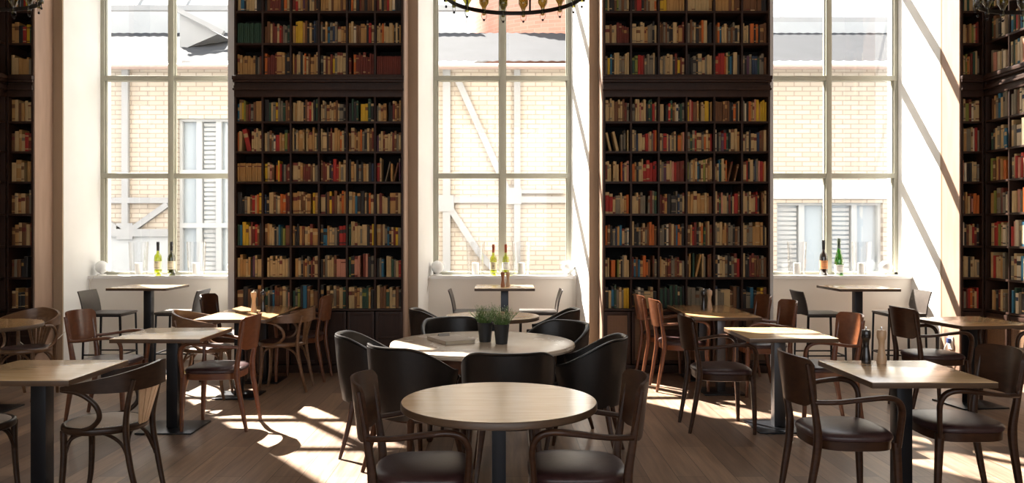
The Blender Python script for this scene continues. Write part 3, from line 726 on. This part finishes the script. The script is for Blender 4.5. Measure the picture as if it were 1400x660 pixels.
def tub_chair(label):
    t = empty('tub_chair', (0, 0, 0))
    amax = R(126)
    def ztop(k): 
        s = min(1, max(0, (k-.28)/.72)); s = s*s*(3-2*s)
        return .795-.165*s
    def f(u, v):
        a = (u-.5)*2*amax; k = abs(u-.5)*2
        zb = .365; zt = ztop(k); z = zb+(zt-zb)*v
        r = .225+.052*(z-zb)/.43+.008*math.sin(v*math.pi)
        cut = .05*(1-v)*max(0, k-.8)/.2
        return Vector((-r*math.cos(a)*1.03-cut, r*math.sin(a)*1.02, z))
    bm = NB(); shell(bm, f, 48, 10, .032); b = finish('backrest', bm, M['blackl'], t, sharp=60)
    bm = NB(); sweep(bm, [f(k/48, 1)+Vector((0, 0, .004)) for k in range(49)], .016, .010, seg=10); finish('piping', bm, M['blackl'], b)
    out = []
    for k in range(40):
        a = 2*math.pi*k/40; c = math.cos(a); out.append((.02+(.225 if c < 0 else .235)*math.copysign(abs(c)**.8, c), .215*math.copysign(abs(math.sin(a))**.8, math.sin(a))))
    bm = NB(); stack(bm, out, [(.90, .375), (.97, .38), (1.0, .41), (1.0, .44), (.95, .462), (.8, .472), (.4, .478), (.05, .479)]); finish('seat', bm, M['blackl'], t)
    bm = NB(); stack(bm, out, [(.86, .335), (.92, .34), (.92, .377)]); finish('seat_frame', bm, M['chdark'], t)
    for sx in (-1, 1):
        for s in (-1, 1):
            bm = NB(); sweep(bm, catmull([(sx*.245-.01, s*.205, 0), (sx*.205, s*.18, .18), (sx*.17, s*.155, .37)], 5), [.011, .016, .022], seg=12, power=3, up=(1, 0, 0)); finish('leg', bm, M['chdark'], t)
    return tag(t, label, 'chair', 'black leather tub chairs')
def bar_stool(label):
    t = empty('bar_stool', (0, 0, 0)); H = .645
    bm = NB(); box(bm, -.195, .205, -.195, .195, H-.012, H+.012, .008); finish('seat', bm, M['stooll'], t)
    def f(u, v): return Vector((-.195-.012*(1-(2*u-1)**2)-.035*v*v-.02*v, (u-.5)*.385, H-.005+.245*v))
    bm = NB(); shell(bm, f, 10, 8, .012); finish('backrest', bm, M['stooll'], t)
    for sx in (-1, 1):
        for s in (-1, 1):
            bm = NB(); bar(bm, (sx*.205, s*.185, 0), (sx*.188, s*.182, H-.012), .018, .018); finish('leg', bm, M['steel'], t)
    for s in (-1, 1):
        bm = NB(); bar(bm, (-.2, s*.1835, .22), (.2, s*.1835, .22), .012, .014); finish('footrest', bm, M['steel'], t)
    bm = NB(); bar(bm, (.2, -.18, .22), (.2, .18, .22), .012, .014); finish('footrest', bm, M['steel'], t)
    bm = NB(); box(bm, -.19, .19, -.186, -.172, H-.026, H-.012); box(bm, -.19, .19, .172, .186, H-.026, H-.012); box(bm, .17, .184, -.18, .18, H-.0255, H-.0125); finish('seat_frame', bm, M['steel'], t)
    return tag(t, label, 'bar stool', 'leather bar stools at the windows')
def place(proto, items):
    for i, (x, y, a, lab) in enumerate(items):
        o = proto if i == 0 else copy_tree(proto)
        o.location = (x, y, 0); o.rotation_euler = (0, 0, R(a)); o['label'] = lab
place(panel_chair('chdark', 'x'), [
 (-.35, 3.60, 2, 'dark wooden armchair at the left of the centre foreground round table'),
 (.325, 3.62, 179, 'dark wooden armchair at the right of the centre foreground round table'),
 (1.80, 4.32, 1, 'dark armchair left of the foreground table with mills, back to the camera side'),
 (2.50, 4.50, 178, 'dark armchair right of the foreground table with mills'),
 (1.67, 6.25, 0, 'dark armchair left of the sun-striped square table'),
 (3.67, 6.96, 3, 'dark armchair left of the far-right table'),
 (4.47, 7.03, 184, 'dark armchair at the far right edge, facing left'),
 (-2.78, 8.36, 0, 'wooden armchair behind the left long table, nearest the window corner')])
place(panel_chair('chred', 'x'), [
 (-2.21, 6.30, 180, 'red-brown armchair casting a round shadow, right of its square table'),
 (-3.20, 6.62, 0, 'brown armchair with a sun streak on its back, left of the second-row table'),
 (1.72, 7.82, 0, 'red-brown armchair with sunlit seat, nearer one left of the long table'),
 (1.67, 8.38, 0, 'red-brown armchair against the cane doors, farther one left of the long table'),
 (2.47, 6.36, 181, 'armchair with a bright orange sunlit back, right of the sun-striped table'),
 (2.42, 7.62, 180, 'brown armchair right of the right long table, nearer one'),
 (2.40, 8.28, 180, 'dark brown armchair right of the right long table, against the bookcase'),
 (-2.07, 8.33, 180, 'brown armchair right of the left long table, against the bookcase')])
place(bentwood_chair('bent', 'x'), [
 (-2.20, 4.50, 180, 'dark bentwood chair with sunlit pale fan back, left foreground'),
 (-2.93, 4.46, 0, 'bentwood chair cut off at the bottom left picture corner')])
place(bentwood_chair('bentlight', 'x', 'burg'), [
 (-2.70, 7.42, 4, 'brown bentwood chair left of the left long table'),
 (-2.12, 7.80, 180, 'brown bentwood chair right of the left long table'),
 (-4.33, 7.36, -88, 'bentwood chair behind the round table at the left edge')])
place(tub_chair('x'), [
 (-.86, 5.62, 8, 'black tub chair at the far left of the large round table'),
 (-.56, 5.14, 48, 'black tub chair seen from behind, front left of the large round table'),
 (.03, 4.93, 92, 'black tub chair with its back to the camera, front middle of the large table'),
 (.54, 5.48, 168, 'black tub chair seen side-on, right of the large round table'),
 (.36, 6.20, 222, 'black tub chair behind the large round table, right rear'),
 (-.36, 6.42, -68, 'black tub chair behind the large round table, left rear'),
 (-.56, 7.42, 12, 'black tub chair left of the small rear round table'),
 (.40, 7.40, 172, 'black tub chair right of the small rear round table')])
place(bar_stool('x'), [
 (-4.20, 8.68, 0, 'charcoal bar stool left of the bar table at the left window'),
 (-3.48, 8.76, 180, 'charcoal bar stool right of the bar table at the left window'),
 (-.33, 8.80, 0, 'charcoal bar stool left of the bar table at the middle window'),
 (.38, 8.84, 180, 'charcoal bar stool right of the bar table at the middle window'),
 (3.36, 8.62, 0, 'charcoal bar stool left of the bar table at the right window'),
 (4.22, 8.66, 180, 'charcoal bar stool with a sunlit back, right of the right bar table')])

# ================================================================ SMALL THINGS
def mill(x, y, z, body, label, h=.215, group='salt and pepper mills'):
    t = empty('pepper_mill', (x, y, z)); s = h/.215
    bm = NB(); lathe(bm, [(p*s, q*s) for p, q in ((.0, 0), (.027, 0), (.028, .012), (.024, .045), (.018, .085), (.0165, .105), (.019, .135), (.025, .148), (.026, .153))], seg=24, cap=False); finish('body', bm, M[body], t)
    bm = NB(); lathe(bm, [(p*s, q*s) for p, q in ((.0, .154), (.026, .154), (.027, .162), (.027, .185), (.022, .196), (.006, .199), (.0, .199))], seg=24, cap=False); finish('head', bm, M[body], t)
    bm = NB(); lathe(bm, [(p*s, q*s) for p, q in ((.0, .199), (.004, .199), (.0035, .204), (.007, .208), (.006, .214), (.0, .216))], seg=16, cap=False); finish('knob', bm, M['chrome'], t)
    return tag(t, label, 'pepper mill', group)
mill(2.145, 4.80, .73, 'milldark', 'dark pepper mill on the right foreground table')
mill(2.232, 4.79, .73, 'milllight', 'pale wooden mill on the right foreground table')
mill(1.995, 8.08, .73, 'milldark', 'dark pepper mill on the long table at the right bookcase')
mill(2.058, 8.10, .73, 'milllight', 'pale wooden mill on the long table at the right bookcase')
mill(-2.415, 7.86, .73, 'milllight', 'pale wooden mill on the long table at the left bookcase')
mill(-2.345, 7.93, .73, 'milldark', 'dark pepper mill on the long table at the left bookcase')
mill(-.005, 8.55, .93, 'milltan', 'orange-brown mill on the middle bar table', .17)
mill(.050, 8.60, .93, 'milllight', 'pale mill on the middle bar table', .17)

SY = 9.66; SZ = .992
def bottle(x, glass, cap, lab, label, burg=False, h=.375, emblem=None):
    t = empty('wine_bottle', (x, SY, SZ)); s = h/.375
    if burg: prof = [(.0, .0), (.040, 0), (.044, .006), (.044, .14), (.040, .175), (.026, .225), (.0165, .27), (.0145, .34)]
    else: prof = [(.0, .0), (.037, 0), (.041, .006), (.041, .195), (.036, .222), (.018, .245), (.0145, .265), (.0145, .34)]
    bm = NB(); lathe(bm, [(p*s, q*s) for p, q in prof], seg=28, cap=False); finish('body', bm, M[glass], t)
    bm = NB(); lathe(bm, [(p*s, q*s) for p, q in ((.0155, .275), (.0160, .335), (.0172, .337), (.0172, .352), (.0155, .375), (0, .375))], seg=20, cap=False); finish('capsule', bm, M[cap], t)
    r = (.0447 if burg else .0417)*s; z0, z1 = (.03*s, .11*s) if burg else (.07*s, .16*s)
    bm = NB()
    def f(u, v): a = R(-90+(u-.5)*200); return Vector((r*math.cos(a), r*math.sin(a), z0+(z1-z0)*v))
    shell(bm, f, 20, 3, .0006); l = finish('label', bm, M[lab], t)
    bm = NB()
    for (za, zb, w) in ((.80, .84, .35), (.22, .25, .42), (.12, .145, .30)):
        def g(u, v): a = R(-90+(u-.5)*200*w); return Vector(((r+.0006)*math.cos(a), (r+.0006)*math.sin(a), z0+(z1-z0)*(za+(zb-za)*v)))
        shell(bm, g, 8, 1, .0004)
    if emblem:
        for k in range(24):
            a = 2*math.pi*k/24; c = Vector(((.011*math.cos(a))*s, -r-.0008, z0+(z1-z0)*.52+.013*math.sin(a)*s)); obox(bm, c, .0035, .0006, .0035)
        obox(bm, (0, -r-.0008, z0+(z1-z0)*.52), .009, .0006, .010)
    finish('print', bm, M['ink'], l)
    return tag(t, label, 'wine bottle', 'wine bottles on the window sills')
def sx(px): return (px-VX)*SY/F
bottle(sx(216), 'glgreen', 'capd', 'label', 'yellow-green wine bottle on the left sill, left of the pair', h=.40)
bottle(sx(234.5), 'gldark', 'capd', 'label', 'darker olive wine bottle on the left sill, right of the pair', h=.40)
bottle(sx(674.5), 'glgreen', 'caps', 'label', 'yellow-green wine bottle with round emblem on the middle sill', emblem=True, h=.37)
bottle(sx(691.5), 'glgreen', 'caps', 'labelw', 'yellow-green wine bottle with pale label on the middle sill', h=.37)
bottle(sx(1126), 'glblack', 'capd', 'labelo', 'dark wine bottle with orange label on the right sill', h=.42)
bottle(sx(1147), 'glchamp', 'capg', 'labelw', 'bright green sparkling wine bottle on the right sill', burg=True, h=.44)
def hurricane(px, label):
    t = empty('hurricane_lamp', (sx(px), SY+.01, SZ)); r = .112
    bm = NB(); lathe(bm, [(.0, 0), (.10, 0), (.105, .008), (.105, .016), (0, .016)], seg=32, cap=False); finish('base', bm, M['clear'], t)
    bm = NB(); lathe(bm, [(r*.86, .018), (r, .40), (r-.004, .40), (r*.86-.004, .018)], seg=32, cap=False); finish('glass_cylinder', bm, M['clear'], t)
    bm = NB(); lathe(bm, [(0, .018), (.040, .018), (.042, .022), (.042, .145), (.036, .150), (0, .147)], seg=24, cap=False); c = finish('candle', bm, M['candle'], t)
    bm = NB(); lathe(bm, [(.0015, .147), (.0012, .162)], seg=6); finish('wick', bm, M['ink'], c)
    return tag(t, label, 'candle lantern', 'glass candle lanterns on the sills')
hurricane(189, 'clear glass candle lantern at the left of the left sill')
hurricane(268, 'clear glass candle lantern at the right of the left sill')
hurricane(650, 'clear glass candle lantern at the left of the middle sill')
hurricane(713, 'clear glass candle lantern at the right of the middle sill')
hurricane(1090, 'clear glass candle lantern at the left of the right sill')
hurricane(1178, 'clear glass candle lantern at the right of the right sill')
def globe(px, label, r=.075):
    t = empty('globe_lamp', (sx(px), SY, SZ))
    bm = NB(); lathe(bm, [(0, 0), (.055, 0), (.058, .006), (.05, .016), (.02, .022), (.02, .03)], seg=28, cap=False); finish('base', bm, M['white'], t)
    pr = [(max(.001, r*math.sin(R(a))), .025+r-r*math.cos(R(a))) for a in range(10, 181, 10)]
    bm = NB(); lathe(bm, pr, seg=28, cap=False); finish('globe', bm, M['boxwhite'], t)
    return tag(t, label, 'lamp', 'white globe lamps at the sill ends')
globe(139, 'white globe lamp at the left end of the left sill')
globe(319, 'white globe lamp at the right end of the left sill, half hidden by the bookcase')
globe(598, 'white globe lamp at the left end of the middle sill')
globe(777, 'white globe lamp at the right end of the middle sill')
globe(1211, 'white globe lamp at the right end of the right sill')
def cable(name, pts, label, m='cord', r=.004):
    bm = NB(); sweep(bm, catmull(pts, 8), r, seg=8); tag(finish(name, bm, M[m]), label, 'cord')
cable('lamp_cord', [(-4.79, 9.62, 1.0), (-4.84, 9.53, .95), (-4.87, 9.50, .70), (-4.92, 9.03, .35), (-5.0, 8.66, .25), (-5.06, 8.60, .30), (-5.12, 8.58, .36)], 'white lamp cord drooping from the left sill past the left wall')
cable('lamp_cord', [(-.79, 9.62, 1.0), (-.86, 9.53, .97), (-.90, 9.50, .70), (-.895, 9.50, .35), (-.90, 9.51, .01)], 'white lamp cord hanging below the left end of the middle sill')
cable('lamp_cord', [(.78, 9.62, 1.0), (.84, 9.53, .97), (.85, 9.50, .6), (.85, 9.51, .01)], 'white lamp cord hanging below the right end of the middle sill')
cable('loudspeaker_cable', [(-5.22, 8.12, 3.0), (-5.22, 8.1, 2.0), (-5.2, 8.0, 1.1), (-5.1, 7.9, .4), (-5.12, 8.0, .01)], 'pale cable hanging down at the left picture edge', r=.009)
t = empty('loudspeaker', (-5.22, 8.1, 3.19)); tag(t, 'small white loudspeaker on the left side bookcase', 'loudspeaker')
bm = NB(); box(bm, -.11, .11, -.12, .12, -.13, .13, .01); finish('cabinet', bm, M['boxwhite'], t)
bm = NB(); box(bm, .109, .114, -.10, .10, -.11, .11, .002); finish('grille', bm, M['white'], t)
# socket with plug on the sunlit panel at the right
t = empty('wall_socket', (4.889, 8.86, .30)); tag(t, 'white wall socket low on the sunlit panel at far right', 'wall socket')
bm = NB(); box(bm, -.012, 0, -.045, .045, -.07, .07, .004); p = finish('cover_plate', bm, M['boxwhite'], t)
bm = NB(); box(bm, -.045, -.012, -.022, .022, -.005, .05, .006); finish('plug', bm, M['bluep'], t)
bm = NB(); sweep(bm, catmull([(-.04, 0, 0), (-.07, .0, -.06), (-.06, .02, -.16), (-.04, .03, -.27), (-.08, .06, -.29)], 6), .006, seg=8); finish('cord', bm, M['boxwhite'], t)

def potted(x, y, label, seed):
    rs = random.Random(seed); t = empty('potted_plant', (x, y, .73))
    bm = NB(); lathe(bm, [(0, 0), (.038, 0), (.041, .003), (.054, .128), (.056, .137), (.051, .137), (.049, .12), (.0, .118)], seg=32, cap=False); finish('pot', bm, M['pot'], t)
    bm = NB(); lathe(bm, [(0, .119), (.048, .121), (.049, .119)], seg=24, cap=False); finish('soil', bm, M['soil'], t)
    bm = NB()
    for i in range(120):
        a = rs.uniform(0, 2*math.pi); r0 = .040*math.sqrt(rs.random()); lean = rs.uniform(.1, .85); L_ = rs.uniform(.08, .155)
        b = Vector((r0*math.cos(a), r0*math.sin(a), .118)); d = Vector((math.cos(a)*lean, math.sin(a)*lean, 1)).normalized()
        tip = b+d*L_+Vector((0, 0, -.02*lean))
        mid = (b+tip)/2+Vector((0, 0, .008))
        sweep(bm, [b, mid, tip], [.0012, .0011, .0006], seg=4, mi=0)
        for k in range(13):
            s = .25+.75*k/12; p = b.lerp(tip, s)+Vector((0, 0, .008*math.sin(s*math.pi)))
            ang = rs.uniform(0, 2*math.pi); dr = Vector((math.cos(ang), math.sin(ang), rs.uniform(.1, .9))).normalized(); ll = rs.uniform(.010, .018)
            sd_ = dr.cross(Vector((0, 0, 1))).normalized()*rs.uniform(.0018, .0030)
            vs = [bm.verts.new(q) for q in (p, p+dr*ll*.5+sd_, p+dr*ll, p+dr*ll*.5-sd_)]
            bm.faces.new(vs).material_index = 1 if (s > .8 and rs.random() < .55) else 0
    finish('foliage', bm, [M['leaf'], M['leafpale']], t)
    return tag(t, label, 'potted plant', 'potted herbs on the large table')
potted(-.128, 5.74, 'black pot of feathery green herb, the left and farther one', 3)
potted(-.012, 5.63, 'black pot of feathery green herb, the right and nearer one', 5)
t = empty('large_book', (-.37, 5.76, .73), R(-62)); tag(t, 'large grey-beige closed book lying on the pale round table', 'book')
bm = NB(); box(bm, -.165, .165, -.115, .115, 0, .003, .001); box(bm, -.165, .165, -.115, .115, .022, .025, .001); box(bm, -.165, .165, -.115, -.111, 0, .025, .001); finish('cover', bm, M['bookcover'], t)
bm = NB(); box(bm, -.159, .159, -.111, .109, .003, .022); finish('pages', bm, M['paper'], t)
t = empty('folded_card', (-.43, 5.87, .755), R(20)); tag(t, 'small folded grey card standing on the large closed book', 'card')
bm = NB(); bar(bm, (-.0, -.018, 0), (.0, .0, .018), .08, .0015); bar(bm, (0, .018, 0), (0, 0, .018), .08, .0015); finish('card', bm, M['greycard'], t)

# ---------------------------------------------------------------- bottle chandeliers
def chandelier(x, y, zr, label):
    t = empty('bottle_chandelier', (x, y, zr)); tag(t, label, 'chandelier', 'wine bottle chandeliers')
    rr = .51
    bm = NB(); sweep(bm, [(rr*math.cos(2*math.pi*k/72), rr*math.sin(2*math.pi*k/72), 0) for k in range(72)], .007, .016, seg=8, power=4, closed=True); finish('ring', bm, M['iron'], t)
    bm = NB(); sweep(bm, [(rr*math.cos(2*math.pi*k/72), rr*math.sin(2*math.pi*k/72), .26) for k in range(72)], .006, .012, seg=8, power=4, closed=True); finish('ring', bm, M['iron'], t)
    for k in range(6):
        a = 2*math.pi*(k+.25)/6; c, s = math.cos(a), math.sin(a)
        bm = NB(); bar(bm, (rr*c, rr*s, -.01), (rr*c, rr*s, .27), .016, .016); bar(bm, (rr*c, rr*s, .26), (.03*c, .03*s, 1.15), .010, .010); finish('hanger_rod', bm, M['iron'], t)
    bm = NB(); sweep(bm, [(0, 0, 1.1), (0, 0, ZC-zr)], .012, seg=8); lathe(bm, [(.0, 1.08), (.05, 1.09), (.05, 1.17), (0, 1.18)], seg=16, cap=False); lathe(bm, [(.08, ZC-zr-.03), (.08, ZC-zr)], seg=16); finish('suspension_pole', bm, M['iron'], t)
    for k in range(20):
        a = 2*math.pi*(k+.5)/20; c, s = math.cos(a), math.sin(a); q = (rr*c, rr*s, -.03)
        bm = NB(); lathe(bm, [(.0125, 0), (.0155, .004), (.0155, .018), (.0135, .022), (.014, .050), (.022, .070), (.036, .092), (.038, .105), (.038, .27), (.034, .28), (0, .27)], q, 16, cap=False)
        b = finish('bottle', bm, M['chglass'], t)
        bm = NB(); sweep(bm, catmull([(q[0]-.02*s, q[1]+.02*c, .005), (q[0]-.022*s, q[1]+.022*c, -.04), (q[0]-.012*s, q[1]+.012*c, -.062), (q[0], q[1], -.067), (q[0]+.012*s, q[1]-.012*c, -.062), (q[0]+.022*s, q[1]-.022*c, -.04), (q[0]+.02*s, q[1]-.02*c, .005)], 3), .0016, seg=5)
        lathe(bm, [(.001, -.078), (.007, -.075), (.009, -.068), (.007, -.061), (.001, -.058)], (q[0], q[1], 0), 10)
        finish('wire_loop', bm, M['iron'], b)
M['chglass'] = thin_glass('dark_olive_bottle_glass', (0.42, 0.38, 0.10), 0.12, 0.05)
chandelier(.08, 5.95, 3.245, 'round iron chandelier of upturned wine bottles before the middle window')
chandelier(-3.97, 5.95, 3.275, 'bottle chandelier at the top left picture corner')
chandelier(4.05, 5.95, 3.25, 'bottle chandelier at the top right picture corner')
